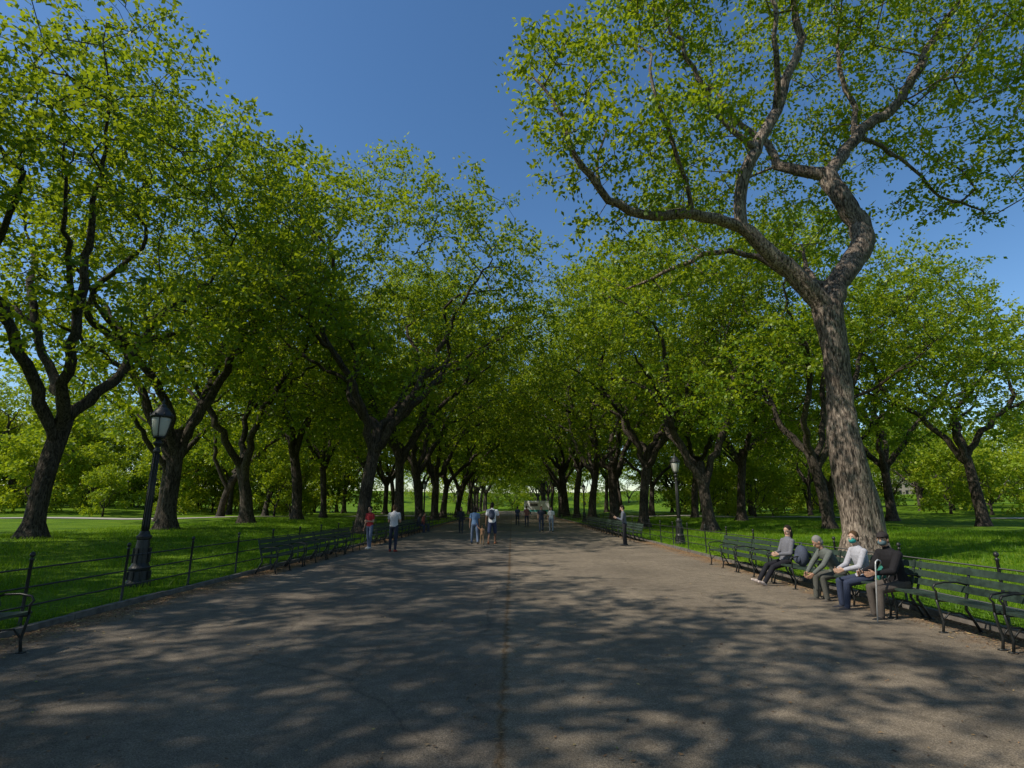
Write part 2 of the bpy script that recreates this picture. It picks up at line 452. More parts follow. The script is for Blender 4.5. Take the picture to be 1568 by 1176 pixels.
def fill(rng, lobes, n, dmin, hollow=None):
    w = np.array([r[0]*r[1]*r[2] for c,r in lobes])**.8; w/=w.sum(); out=np.zeros((0,3)); tries=0
    while len(out)<n and tries<60:
        tries+=1
        k = rng.choice(len(lobes), 300, p=w)
        v = norm(rng.normal(0,1,(300,3)))*(rng.random((300,1))**.4)
        q = np.array([lobes[i][0] for i in k])+v*np.array([lobes[i][1] for i in k])
        for p in q:
            if hollow is not None and hollow(p): continue
            if len(out)==0 or np.min(np.sum((out-p)**2,1))>dmin*dmin:
                out=np.vstack([out,p])
                if len(out)>=n: break
    return out

def make_elm(seed, H=24, R=8.5, trunk=5.5, nlimb=4, nclump=520, leaf=.22, mat=None, lean=(0,0), tr=.42, low=.32, nlobes=15, ntw=8, nl=7, L=.95, dmin=.9, minr=0., wid=.62, vase=1.):
    r = np.random.default_rng(seed); S = Skel(r)
    fx, fy = lean
    S.limb([(0,0,-.3),(fx*.2,fy*.2,trunk*.4),(fx,fy,trunk)], [tr,tr*.88,tr*.8], .5)
    fk = S.n-1; fp = S.P[fk].copy(); lobes=[]
    a0 = r.random()*6.28
    for i in range(nlimb):
        an = a0+i*6.28/nlimb+r.normal(0,.3); sp = R*(.58+.25*r.random())*vase; top = H*(.62+.12*r.random())
        ux,uy = math.cos(an),math.sin(an)
        p1 = fp+np.array([ux*sp*.30,uy*sp*.30,(top-trunk)*.20]); p2 = fp+np.array([ux*sp*.55+r.normal(0,.9),uy*sp*.55+r.normal(0,.9),(top-trunk)*.50])
        p3 = fp+np.array([ux*sp*.75+r.normal(0,1.1),uy*sp*.75+r.normal(0,1.1),(top-trunk)*.78]); p4 = fp+np.array([ux*sp*1.0,uy*sp*1.0,top-trunk])
        st = max(2, fk-r.integers(0,4))
        S.limb([S.P[st].copy(),p1,p2,p3,p4],[tr*.6,tr*.5,tr*.36,tr*.2,tr*.07],.6,.08,start=st)
        lobes.append((p4+np.array([0,0,R*.1]),(R*.34,R*.34,R*.25)))
        an2 = an+r.normal(0,.5); q=p1*.6+p2*.4; k=S.near(q); q=S.P[k].copy(); vx,vy=math.cos(an2),math.sin(an2)
        q2=q+np.array([vx*R*.3,vy*R*.3,1.8]); q3=q+np.array([vx*R*.55,vy*R*.55,3.4+r.normal(0,.9)])
        S.limb([q,q2,q3],[tr*.32,tr*.22,tr*.08],.6,.08,start=k)
        lobes.append((q3,(R*.33,R*.33,R*.24)))
    c = np.array([fx,fy,0])
    for i in range(nlobes):
        t = (i+.5)/nlobes; z = low*H+(H*.92-low*H)*t
        prof = math.sin(math.pi*min(1,(t*.76+.26)))**.6
        rr = R*.76*prof*(.78+.4*r.random()); an=i*2.4+a0
        s_ = R*(.28+.12*r.random())
        lobes.append((c+np.array([math.cos(an)*rr,math.sin(an)*rr,z]),(s_,s_,s_*.66)))
    lobes.append((c+np.array([0,0,H*.84]),(R*.45,R*.45,H*.13)))
    hol = (lambda p: p[2]<H*.62 and math.hypot(p[0]-fx,p[1]-fy)<R*.42) if (H>12 and low>.2) else None
    A = fill(r, lobes, nclump, dmin, hol)
    S.attract(A, minstart=8)
    return S.build('elm_tree', M_bark, minr=minr), leaves(r, A, (fx,fy,H*.5), 'foliage', mat or M_leaf, leaf=leaf, ntw=ntw, nl=nl, L=L, wid=wid)

VAR = [make_elm(11,24,9.8,5.2,4,640), make_elm(12,25,10.2,6.2,5,680,lean=(.6,-.3)), make_elm(13,23,9.3,4.4,3,600,lean=(-.7,.4)),
       make_elm(14,25,10.4,5.6,4,700,lean=(.2,.8)), make_elm(15,22.5,9.2,6.6,4,590,lean=(.9,.2)),
       make_elm(16,23,8.6,6.6,4,380,lean=(.3,.2),low=.36,nlobes=10,dmin=.8)]  # last variant: crown thinned for the shade trees, so sun patches get through
far = dict(leaf=.40, ntw=6, nl=5, L=1.2, dmin=1.15, minr=.04, wid=.65)
FAR = [make_elm(31,24,10.8,6,4,400,**far), make_elm(32,25,10.4,7.5,5,410,lean=(.8,.3),**far), make_elm(33,23,10.5,4.5,3,390,lean=(-.9,0),**far)]
WOOD = [make_elm(41,17,8,2.5,4,360,tr=.26,low=.10,**far), make_elm(42,15,7.6,2.2,5,330,tr=.24,low=.08,mat=M_leaf_br,**far)]
und = dict(mat=M_leaf_br, low=.10, nlobes=8, leaf=.34, ntw=5, nl=6, L=.8, dmin=.7, minr=.02, wid=.65)
UND = [make_elm(21,8,3.8,1.1,4,160,tr=.13,**und), make_elm(22,10,3.9,1.6,3,180,tr=.14,**und)]

def put(var, x, y, rz, sc, name='elm_tree', parent=None, szf=1.):
    o = link(bpy.data.objects.new(name, var[0]), parent); o.location=(x,y,float(hgt(x,y))-.05); o.rotation_euler=(0,0,rz); o.scale=(sc,sc,sc*szf)
    link(bpy.data.objects.new('foliage', var[1]), o)
    return o

T = [(-19.5,22.5,3,.4,.97),(-20,32,0,2.1,1.12),(-19.5,40.5,2,1.0,1.08),(-19.5,50,4,3.0,1.12),
     (-9.2,34,1,1.2,1.07),(-9.4,56,3,2.6,1.1),(-9.2,45,4,4.4,1.02),(-9.4,67,0,.9,1.14),
     (10,54,0,3.6,1.14),(12.5,35,2,5.4,1.0),(19.5,34,3,1.9,.86),(20,48,4,.2,.95),(29,34,4,1.1,.78),(10.5,44,1,.7,1.0),
     (9.6,66,3,4.1,1.14),
     # mostly unseen trees behind and beside the camera, left ones added for shade
     (-11.5,-4.5,5,.9,.97),(-10,-14,5,2.2,1.),(-20.5,0,4,1.5,1.),(-20,-11,3,.2,1.),(-21.5,9,5,2.4,.93),(10,-9,2,3.3,1.),(-31,15,1,5.0,.95),(-31,2,0,4.0,.9),
     (24,6,4,2.,.85)]
for x,y,v,rz,sc in T: put(VAR[v],x,y,rz,sc)
rr = random.Random(5)
for row in (-9.4, 9.6):
    for y in range(79, 205, 13):
        put(FAR[rr.randrange(3)], row+rr.uniform(-.7,.7), y+rr.uniform(-4,4), rr.uniform(0,6.28), rr.uniform(.95,1.2))
for row in (-31,-20,20,31):
    for y in range(46 if abs(row)>20 else 60, 115, 13):
        if rr.random()<.15: continue
        put(FAR[rr.randrange(3)], row+rr.uniform(-2,2), y+rr.uniform(-3,3), rr.uniform(0,6.28), rr.uniform(.75,.95) if row>20 else rr.uniform(.85,1.1))
dt = empty('distant_trees')
for s in (-1,1):
    for i in range(17):
        x = s*(34+i*5.5); y = 112-i*2.2+rr.uniform(-6,6)
        put(WOOD[rr.randrange(2)], x, y, rr.uniform(0,6.28), rr.uniform(.85,1.25)*(1 if s<0 else .85), 'woodland_tree', dt)
    for i in range(8):
        put(FAR[rr.randrange(3)], s*(40+i*9), rr.uniform(72,92), rr.uniform(0,6.28), rr.uniform(.7,.9)*(1 if s<0 else .8), 'woodland_tree', dt)
for i in range(60):
    y = rr.uniform(60, 105); s = rr.choice((-1,1)); x = s*rr.uniform(25, 42+y*.7)
    put(UND[rr.randrange(2)], x, y, rr.uniform(0,6.28), rr.uniform(.55,1.15), 'understory_tree', dt)
for i in range(26):
    x = -250+i*20
    put(WOOD[i%2], x+rr.uniform(-4,4), 250+rr.uniform(-12,20), rr.uniform(0,6.28), rr.uniform(1.2,1.5), 'woodland_tree', dt)
for x,y,s in ((-12,212,1.0),(0,222,.9),(11,213,1.1)): put(WOOD[int(s*10)%2],x,y,x,s,'woodland_tree',dt)

# --- the big forked elm on the right
r = np.random.default_rng(99); S = Skel(r); q=.87
def lb(pts, rad, *a, **k): return S.limb(pts, [v*q for v in rad], *a, **k)
lb([(10.4,16.5,-.3),(10.42,16.5,1.61),(10.29,16.5,3.16),(10.26,16.5,4.79),(10.28,16.4,6.4),(10.19,16.3,7.86)],[.66,.59,.53,.46,.44,.49],.35,.015)
f = S.n-1
iA = lb([(10.19,16.3,7.86),(9.35,16.2,8.83),(8.29,16,9.77),(7.44,15.8,10.59)],[.36,.32,.27,.25],.35,.02,start=f-1)
lb([(7.44,15.8,10.59),(5.72,15.4,10.72),(4.06,15,10.47),(2.88,14.5,10.83),(2.07,14.2,11.63),(1.59,14,12.59),(1.41,14,13.5),(.62,14,14.6)],[.2,.19,.16,.13,.11,.09,.07,.04],.4,.04,start=iA)
lb([(7.44,15.8,10.59),(7.43,15.7,11.59),(7.75,15.6,12.48),(8.24,15.5,13.51),(8.91,15.5,14.64),(9.32,15.4,15.84),(9.89,15.3,17.34),(9.8,15.2,18.9),(9.5,15,20.3),(9.2,15,22)],[.24,.23,.22,.2,.19,.17,.15,.12,.09,.05],.4,.04,start=iA)
lb([(8.91,15.5,14.64),(8.64,14.8,15.5),(8.5,14.2,16.4),(8.17,13.8,17.6),(7.6,13.4,19)],[.13,.11,.09,.07,.04],.5,.04)
lb([(8.0,15.6,13.0),(6.6,15.2,14.6),(5.8,14.8,16.2),(4.8,14.6,18.0)],[.12,.10,.08,.04],.5,.06)
lb([(4.06,15,10.47),(3.2,15.8,11.6),(2.8,16.2,13.0),(3.4,16.4,14.6)],[.09,.08,.06,.04],.5,.05)
lb([(5.72,15.4,10.7),(5.2,14.4,12.0),(4.4,13.8,13.4),(4.2,13.5,15)],[.09,.08,.06,.04],.5,.05)
iB = lb([(10.19,16.3,7.86),(10.8,16.5,8.97),(11.75,16.8,10.05),(12.16,17,11.13),(11.68,17,12.28),(11.35,17.2,13.32)],[.44,.42,.44,.42,.36,.33],.35,.03,start=f-1)
lb([(11.35,17.2,13.32),(10.56,17.4,13.67),(9.98,17.8,14.28),(9.92,18.2,15.43),(8.92,18.8,17.1),(8.4,19.2,19)],[.26,.23,.19,.16,.11,.05],.4,.04,start=iB)
lb([(11.35,17.2,13.32),(12.1,17.3,14.19),(13,17.3,15.3),(14.48,17.4,16.5),(15.68,17.5,18.1),(16.66,17.6,19.7),(17.87,17.6,21.3),(18.6,17.6,23.2)],[.25,.25,.23,.2,.18,.15,.12,.06],.4,.04,start=iB)
lb([(12.6,17.3,14.8),(13.2,17.8,16.6),(13.0,18,18.6),(13.3,18,20.8)],[.14,.12,.09,.05],.5,.05)
lb([(12.9,17.3,15.1),(14.8,18,14.6),(16.6,18.6,13.5),(18.4,19,13.0)],[.09,.08,.06,.04],.5,.05)
lb([(10.0,16.9,8.8),(8.6,17.2,10.2),(6.86,17.5,10.4),(5.58,18,9.9),(4.25,18.5,9.6)],[.14,.12,.1,.08,.04],.5,.05)
lb([(10.4,16.9,7.4),(10.9,17.8,8.6),(11.3,19,10.6),(12.0,20.4,12.2)],[.16,.14,.1,.06],.5,.04)
lob = [((1.5,14,14.2),(1.9,1.8,1.7)),((3.0,14,12.6),(2.2,2,1.5)),((2.0,14.6,16.2),(1.7,1.8,1.2)),((4.4,14,17.2),(2.2,2.2,1.9)),((6.0,14.5,19.5),(2.6,2.6,2)),((3.4,15.5,10.8),(2.4,1.8,.9)),
       ((5.5,14.5,13.2),(2,2,1.3)),((8.6,14.3,20.5),(3,3,2.6)),((8.5,18.8,18.5),(2.8,2.6,2.4)),((12.8,18,20.6),(3,3,2.6)),((16.5,17.6,21.8),(3,3,2.4)),((15.2,19.2,17.2),(2.8,2,1.8)),
       ((17.8,18.6,14),(2.8,2.6,1.6)),((12,20.5,13),(2.6,2.4,1.6)),((5.5,18,10.2),(2.6,2,1.3)),((17.5,15.5,17.2),(2.6,2.,1.8)),((12.6,14.2,20.5),(2.8,2.2,1.8)),((1.8,14.8,12.4),(1.2,1.2,1.2)),
       ((7,19.4,14.5),(2.8,2.2,2)),((12.8,20.5,17),(3,2.2,2)),((19.5,18,18.5),(2.6,2.4,2.4)),((5.5,16,20.5),(2.5,2.5,2))]
A = fill(r, lob, 760, .72)
S.attract(A, wig=.12, minstart=26)
tr_ = link(bpy.data.objects.new('elm_tree', S.build('elm_tree', M_bark_h, ridge=.028)))
link(bpy.data.objects.new('foliage', leaves(r, A, (9,16,15), 'foliage', M_leaf, ntw=8, nl=10, L=.9, leaf=.165, wid=.6)), tr_)

# ------------------------------------------------------------------ iron fences
for s, x in ((-1,-6.98),(1,7.05)):
    mb = MB(); y0=2.1
    ysf = [y0+2.02*i for i in range(50)]
    for y in ysf:
        b = float(hgt(x,y))-.05
        mb.lathe([(.032,b),(.032,b+.06),(.022,b+.09),(.022,.93),(.03,.94),(.03,.955),(.014,.965),(.014,.975),(.03,.99),(.036,1.012),(.03,1.036),(.008,1.055)], (x,y,0), 8)
    for z in (.30,.56,.82):
        mb.tube([(x,ysf[0],z),(x,ysf[-1],z)], .013, 6)
    mb.obj('iron_fence', [M_iron], smooth=True)

# ------------------------------------------------------------------ benches (local: front = +Y, length along X)
def bench(loc, rz, L=1.95):
    e = empty('park_bench', loc, rz)
    mb = MB()
    for i in range(4): mb.box((0, .08+i*.105, .445-(.006*(3-i))), (L-.02,.088,.03))
    mb.obj('seat', [M_bench], e)
    mb = MB()
    for i,(y,z) in enumerate(((.015,.56),(-.02,.68),(-.055,.80))):
        mb.box((0,y,z),(L-.02,.028,.095), rot=Matrix.Rotation(math.radians(16),3,'X'))
    mb.obj('backrest', [M_bench], e)
    for k, x in enumerate((-L/2+.06, 0, L/2-.06)):
        mb = MB()
        mb.tube([(x,.43,0),(x,.40,.14),(x,.43,.30),(x,.45,.42),(x,.40,.425)], .017, 6)
        mb.tube([(x,-.10,0),(x,-.02,.16),(x,.06,.30),(x,.04,.42),(x,-.005,.55),(x,-.085,.86)], .019, 6)
        mb.tube([(x,.03,.405),(x,.43,.415)], .016, 6)
        mb.tube([(x,-.02,.16),(x,.15,.25),(x,.30,.26),(x,.40,.16)], .012, 6)
        mb.box((x,.43,.008),(.05,.09,.016)); mb.box((x,-.10,.008),(.05,.09,.016))
        mb.tube([(x,-.005,.62),(x,.12,.655),(x,.30,.66),(x,.44,.635),(x,.475,.585),(x,.44,.54),(x,.445,.42)], .014, 6)
        mb.obj('leg_%d'%(k+1), [M_iron], e, smooth=True)
    return e
def row(x, y0, y1, side):
    n = int(round((y1-y0)/1.97))
    for i in range(n):
        bench((x, y0+(i+.5)*1.97, .004), math.radians(-90 if side<0 else 90))
row(-6.25, 1.05, 6.96, -1)
row(-6.45, 14.3, 22.2, -1)
row(-6.45, 24.5, 42, -1)
row(6.35, 3.0, 16.8, 1)
row(6.35, 27, 46.7, 1)

# ------------------------------------------------------------------ lamps
def lamp(x, y, rz=0):
    e = empty('street_lamp', (x,y,float(hgt(x,y))-.03), rz)
    mb = MB()
    mb.lathe([(.25,0),(.25,.10),(.22,.13),(.20,.16),(.185,.34),(.20,.36),(.205,.40),(.175,.44),(.15,.50),(.135,.80),(.12,.98),(.145,1.0),(.15,1.05),(.11,1.09),(.085,1.16)], n=24)
    for k in range(8):
        a=k*math.pi/4; mb.box((.158*math.cos(a),.158*math.sin(a),.66),(.03,.03,.30), rot=Matrix.Rotation(a,3,'Z'))
        mb.box((.205*math.cos(a),.205*math.sin(a),.25),(.04,.05,.16), rot=Matrix.Rotation(a,3,'Z'))
    mb.obj('base', [M_iron], e, smooth=False)
    mb = MB(); prof=[(.075,1.14),(.07,1.3),(.062,2.0),(.055,2.85),(.075,2.87),(.075,2.92),(.05,2.95),(.05,3.0),(.09,3.05),(.11,3.08),(.06,3.12),(.05,3.2)]
    mb.lathe(prof, n=16)
    for k in range(8):
        a=k*math.pi/4; mb.tube([(.07*math.cos(a),.07*math.sin(a),1.2),(.055*math.cos(a),.055*math.sin(a),2.84)], .012, 5)
    mb.obj('post', [M_iron], e, smooth=True)
    mb = MB(); mb.lathe([(.10,3.22),(.125,3.28),(.16,3.42),(.185,3.58),(.19,3.66)], n=16); mb.obj('lantern_glass', [M_glass], e, smooth=True)
    mb = MB(); mb.lathe([(.05,3.17),(.11,3.19),(.125,3.21),(.11,3.235)], n=16)
    for k in range(4):
        a=k*math.pi/2+.4
        mb.tube([(q*math.cos(a),q*math.sin(a),z) for q,z in ((.11,3.22),(.135,3.28),(.17,3.42),(.196,3.58),(.202,3.68))], .012, 6)
    mb.obj('lantern_frame', [M_iron], e, smooth=True)
    mb = MB(); mb.lathe([(.21,3.65),(.235,3.67),(.235,3.70),(.20,3.73),(.17,3.80),(.12,3.87),(.075,3.90),(.085,3.92),(.05,3.95),(.02,3.99),(.032,4.02),(.02,4.05),(.004,4.12)], n=16)
    for k in range(8):
        a=k*math.pi/4; mb.ell((.225*math.cos(a),.225*math.sin(a),3.72),(.02,.02,.035),6,4)
    mb.obj('lantern_cap', [M_iron], e, smooth=True)
for p in ((-8.0,12.1),(7.55,25.0),(-8.0,50),(7.6,58),(-8,80),(7.6,88)): lamp(*p)

# ------------------------------------------------------------------ people
CM = {}
def cm(col, rough=.85):
    k = (tuple(round(c,3) for c in col), rough)
    if k not in CM: CM[k] = simple('cloth_%d'%len(CM), col, rough, 0, .12, 40, .15, .2)
    return CM[k]
SK1=(.42,.24,.16); SK2=(.24,.13,.08); SK3=(.46,.29,.21)
HB=(.02,.014,.01); HBR=(.07,.04,.02); HG=(.20,.19,.18)
def person(name, loc, heading, H=1.72, pose='stand', top=(.5,.5,.5), bottom=(.03,.04,.07), shoe=(.05,.05,.05), skin=SK1, hair=HB,
           legs=((3,4),(-3,4)), lean=2, arms=(((.15,0,-1),(.05,.3,-1)),((.15,0,-1),(.05,.3,-1))), short=True, shorts=False, longhair=False,
           mask=None, headpitch=0, headyaw=0, hat=None, bulk=1., vox=.0075, props=()):
    prims = []
    mb = MB()
    def cap(p0,p1,r0,r1,lab):
        p0=np.array(p0,float);p1=np.array(p1,float); prims.append(('c',p0,p1,r0,r1,lab)); d=norm(p1-p0)
        pts=[p0-d*r0*.97,p0-d*r0*.7,p0-d*r0*.35,p0,p1,p1+d*r1*.35,p1+d*r1*.7,p1+d*r1*.97]; mb.tube(pts,[r0*.25,r0*.71,r0*.94,r0,r1,r1*.94,r1*.71,r1*.25],12)
    def el(c,rad,lab,rot=None):
        prims.append(('e',np.array(c,float),np.array(rad,float),rot,lab)); mb.ell(c,rad,16,12,rot=rot)
    Pz = .93 if pose!='sit' else .55
    P = np.array([0,0,Pz]); ankles=[]; B=bulk
    LG=[]
    for s,(a,kb) in zip((-1,1),legs):
        a=math.radians(a); hip=P+np.array([s*.09,0,-.02]); kn=hip+.43*np.array([s*.06,math.sin(a),-math.cos(a)]); a2=a-math.radians(kb); an=kn+.42*np.array([0,math.sin(a2),-math.cos(a2)]); LG.append((s,hip,kn,an,a2)); ankles.append(an[2])
    dz = (.075-min(ankles)) if pose!='sit' else 0.
    sh = np.array([0,0,dz]); P=P+sh
    for s,hip,kn,an,a2 in LG:
        hip=hip+sh;kn=kn+sh;an=an+sh
        cap(hip,kn,.088*B,.062 if not shorts else .075,'b')
        if shorts: cap(kn+(an-kn)*.08,kn+(an-kn)*.45,.047,.052,'s'); cap(kn+(an-kn)*.45,an,.05,.034,'s')
        else: cap(kn,kn+(an-kn)*.4,.062,.058,'b'); cap(kn+(an-kn)*.4,kn+(an-kn)*.93,.058,.05,'b')
        tp = max(-.5,min(1.2,a2))
        fd = norm(np.array([s*.18,math.cos(tp*.8),math.sin(tp*.8)]))
        dn = np.cross(np.array([1.,0,0]),fd); dn=-dn if dn[2]>0 else dn
        hl = an+dn*.035-fd*.045; cap(hl,an+dn*.03+fd*.06,.038,.04,'h'); cap(an+dn*.035+fd*.06,an+dn*.045+fd*.15,.04,.028,'h'); cap(an,an+dn*.02,.036,.036,'h')
    ln=math.radians(lean); sd=np.array([0,math.sin(ln),math.cos(ln)]); fw=np.array([0,math.cos(ln),-math.sin(ln)]); X_=np.array([1.,0,0])
    def ring(t,hw,hd): return [P+sd*t+X_*hw*B*math.cos(k*math.pi/8)+fw*hd*B*math.sin(k*math.pi/8) for k in range(16)]
    def loft(rings):
        V=[p for q in rings for p in q]; F=[]
        for i in range(len(rings)-1):
            for k in range(16): k2=(k+1)%16; F.append((i*16+k,i*16+k2,(i+1)*16+k2,(i+1)*16+k))
        F.append(tuple(reversed(range(16)))); F.append(tuple((len(rings)-1)*16+k for k in range(16))); mb.add(V,F)
    loft([ring(-.11,.10,.07),ring(-.06,.15,.105),ring(.02,.158,.108),ring(.10,.14,.095)]); prims.append(('c',P-sd*.08,P-sd*.03,.13,.13,'b'))
    loft([ring(-.02,.168,.118),ring(.08,.155,.108),ring(.18,.145,.10),ring(.30,.165,.115),ring(.40,.178,.115),ring(.47,.165,.095),ring(.52,.11,.07),ring(.545,.06,.05)])
    prims.append(('c',P+sd*.07,P+sd*.42,.155*B,.15*B,'t'))
    nk=P+sd*.52; hdv=norm(sd+np.array([0,.10,.25])); hc=nk+hdv*.175
    cap(nk-sd*.02,nk+hdv*.10,.058,.052,'s')
    for s,(ua,fa) in zip((-1,1),arms):
        so=P+sd*.455+X_*s*.175*B; u=norm(np.array([ua[0]*s,ua[1],ua[2]])); f=norm(np.array([fa[0]*s,fa[1],fa[2]]))
        eb=so+u*.29; wr=eb+f*.25
        cap(P+sd*.44+X_*s*.09,so,.07,.062*B,'t')
        if short: cap(so,so+u*.16,.062*B,.057*B,'t'); cap(so+u*.15,eb,.044,.038,'s'); cap(eb,wr,.038,.026,'s')
        else: cap(so,eb,.06*B,.05*B,'t'); cap(eb,eb+f*.23,.05*B,.037,'t'); cap(eb+f*.2,wr,.03,.026,'s')
        l=norm(np.cross(f,X_)) if abs(f[0])<.8 else norm(np.cross(f,UP)); l=l if l[1]>0 or abs(l[1])<.1 else -l
        c=norm(np.cross(l,f)); c = c if np.dot(c,X_*-s)>0 else -c
        for q in (-.026,0,.026): cap(wr+f*.02+l*q*.5,wr+f*.085+l*q,.015,.013,'s')
        for i in range(4):
            q0=wr+f*.085+l*(i-1.5)*.0225; ll=(.034,.04,.038,.03)[3-i]; d1=norm(f+c*.25+l*(i-1.5)*.06); d2=norm(f+c*.8); d3=norm(f*.6+c)
            q1=q0+d1*ll*1.1; q2=q1+d2*ll*.7; q3=q2+d3*ll*.5; cap(q0,q1,.0095,.009,'s'); cap(q1,q2,.009,.0085,'s'); cap(q2,q3,.0085,.0075,'s')
        t0=wr+f*.03+l*.028; t1=t0+norm(f*.7+l*.7+c*.3)*.04; t2=t1+norm(f+l*.25+c*.4)*.03; cap(t0,t1,.013,.011,'s'); cap(t1,t2,.011,.009,'s')
    Rm = Matrix.Rotation(math.radians(headyaw),3,'Z') @ Matrix.Rotation(math.radians(headpitch),3,'X')
    def hp(x,y,z): return np.array(hc)+np.array(Rm @ Vector((x,y,z)))
    el(hp(0,-.005,.015),(.073,.093,.098),'s',Rm); el(hp(0,.025,-.055),(.055,.062,.062),'s',Rm)
    cap(hp(0,.088,.005),hp(0,.103,-.026),.009,.014,'s')
    for s in (-1,1): el(hp(s*.075,-.005,-.01),(.012,.02,.032),'s',Rm)
    el(hp(0,-.020,.034),(.083,.096,.098),'r',Rm); el(hp(0,-.045,-.02),(.074,.064,.075),'r',Rm)
    if longhair:
        el(hp(0,-.06,-.09),(.08,.05,.12),'r',Rm)
        for s in (-1,1): el(hp(s*.068,-.02,-.07),(.025,.045,.11),'r',Rm)
    if hat: el(hp(0,-.012,.055),(.088,.105,.07),'k',Rm); el(hp(0,.085,.045),(.065,.06,.012),'k',Rm)
    if mask: el(hp(0,.045,-.05),(.062,.066,.052),'m',Rm)
    me0=mb.mesh('tmp'); ob=link(bpy.data.objects.new('tmp',me0)); md=ob.modifiers.new('r','REMESH'); md.mode='VOXEL'; md.voxel_size=vox; sm_=ob.modifiers.new('s','SMOOTH'); sm_.factor=.5; sm_.iterations=2
    dg=bpy.context.evaluated_depsgraph_get(); me=bpy.data.meshes.new_from_object(ob.evaluated_get(dg)); bpy.data.objects.remove(ob); bpy.data.meshes.remove(me0)
    nf_=len(me.polygons); C=np.zeros(nf_*3); me.polygons.foreach_get('center',C); C=C.reshape(-1,3)
    best=np.full(nf_,1e9); lab=np.zeros(nf_,int); L=['s','t','b','h','r','k','m']
    for p in prims:
        if p[0]=='c':
            d=p[2]-p[1]; t=np.clip(((C-p[1])@d)/np.dot(d,d),0,1); q=np.linalg.norm(C-(p[1]+t[:,None]*d),axis=1)-(p[3]*(1-t)+p[4]*t); li=L.index(p[5])
        else:
            D=C-p[1]
            if p[3] is not None: D=D@np.array(p[3])
            q=(np.linalg.norm(D/p[2],axis=1)-1)*p[2].min(); li=L.index(p[4])
        k=q<best; best[k]=q[k]; lab[k]=li
    for col in (skin,top,bottom,shoe,hair,hat or hair,mask or skin): me.materials.append(cm(col, .55 if col is skin else .85))
    me.polygons.foreach_set('material_index',lab.astype(np.int32)); me.polygons.foreach_set('use_smooth',[True]*nf_); me.update()
    e = bpy.data.objects.new(name, None); link(e); me.name=name+'_body'
    link(bpy.data.objects.new('body', me), e)
    mb = MB()
    for s in (-1,1): mb.ell(hp(s*.03,.083,.002),(.014,.007,.007),8,6,0,Rm); mb.ell(hp(s*.03,.0885,.002),(.006,.004,.006),8,6,1,Rm); mb.box(hp(s*.031,.089,.022),(.03,.008,.006),1,Rm)
    if not mask: mb.ell(hp(0,.083,-.062),(.024,.007,.007),8,6,2,Rm)
    mb.obj('face_features',[cm((.7,.68,.65),.4),cm((.02,.015,.01),.4),cm((.35,.12,.10),.5)],e,smooth=True)
    for pr in props:
        if pr=='backpack':
            q=MB(); c=P+sd*.30-fw*.20; q.ell(c,(.14,.10,.22),14,10); q.ell(c-fw*.07-sd*.06,(.10,.05,.11),12,8)
            for s in (-1,1): q.tube([c+X_*s*.09+sd*.16+fw*.05,P+sd*.52+X_*s*.10+fw*.02,P+sd*.44+X_*s*.11+fw*.13,P+sd*.2+X_*s*.13+fw*.10,c+X_*s*.10-sd*.16+fw*.08],.014,6)
            q.obj('backpack',[cm((.05,.06,.09))],e,smooth=True)
    sc=H/1.76; e.scale=(sc,sc,sc); e.location=loc; e.rotation_euler=(0,0,math.radians(heading))
    return e

# headings: 0 = faces away from camera (+Y); 90 = faces -X ; 180 = towards camera
g=.004
person('man_in_red_shirt',(-5.85,22.8,g),150,1.70,top=(.34,.03,.035),bottom=(.10,.13,.2),shoe=(.5,.5,.5),legs=((8,8),(-5,4)),arms=(((.2,.1,-1),(-.2,.9,.1)),((.15,0,-1),(.05,.3,-1))))
person('man_in_grey_tshirt',(-4.57,21.4,g),-8,1.76,top=(.42,.42,.44),bottom=(.03,.035,.055),shoe=(.30,.04,.03),hair=HBR,legs=((2,2),(-3,3)),lean=4,headpitch=-15,arms=(((.15,.1,-1),(-.25,.8,.25)),((.15,.1,-1),(-.25,.8,.25))),bulk=1.06)
person('woman_in_blue_top',(-1.72,25.6,g),10,1.70,top=(.12,.20,.34),bottom=(.11,.15,.23),hair=HB,longhair=True,legs=((16,5),(-14,14)))
person('man_in_white_shirt',(-.92,25.6,g),-4,1.90,top=(.66,.66,.68),bottom=(.035,.045,.09),shoe=(.30,.12,.06),skin=SK2,hair=HB,legs=((-15,12),(17,4)),shorts=True,bulk=1.1,arms=(((.2,-.25,-1),(.05,.1,-1)),((.35,.2,-1),(.0,.9,.5))),props=('backpack',))
person('toddler',(-1.36,25.3,g),5,.84,top=(.30,.17,.09),bottom=(.28,.18,.10),hair=HBR,legs=((8,6),(-8,8)),vox=.010,arms=(((.7,0,.6),(.5,0,1)),((.2,0,-1),(.1,.2,-1))))
person('woman_in_dark_jacket',(-3.3,35.8,g),176,1.66,top=(.03,.03,.035),bottom=(.04,.04,.05),longhair=True,legs=((12,5),(-12,12)),short=False)
person('woman_in_pale_shirt',(2.66,37.5,g),170,1.68,top=(.6,.58,.55),bottom=(.25,.27,.3),legs=((14,5),(-12,12)),longhair=True)
person('man_in_dark_shirt',(2.0,37.8,g),182,1.72,top=(.05,.05,.07),bottom=(.05,.06,.09),legs=((-12,10),(14,4)))
person('pedestrian',(.5,50,g),0,1.7,top=(.05,.06,.10),bottom=(.04,.04,.05),legs=((14,5),(-12,12)),vox=.01)
person('pedestrian',(1.25,47,g),3,1.75,top=(.25,.1,.08),bottom=(.04,.04,.06),legs=((-12,10),(12,5)),vox=.01)
person('pedestrian',(-2.4,62,g),3,1.72,top=(.4,.4,.42),bottom=(.05,.06,.1),legs=((-12,10),(12,5)),vox=.01)
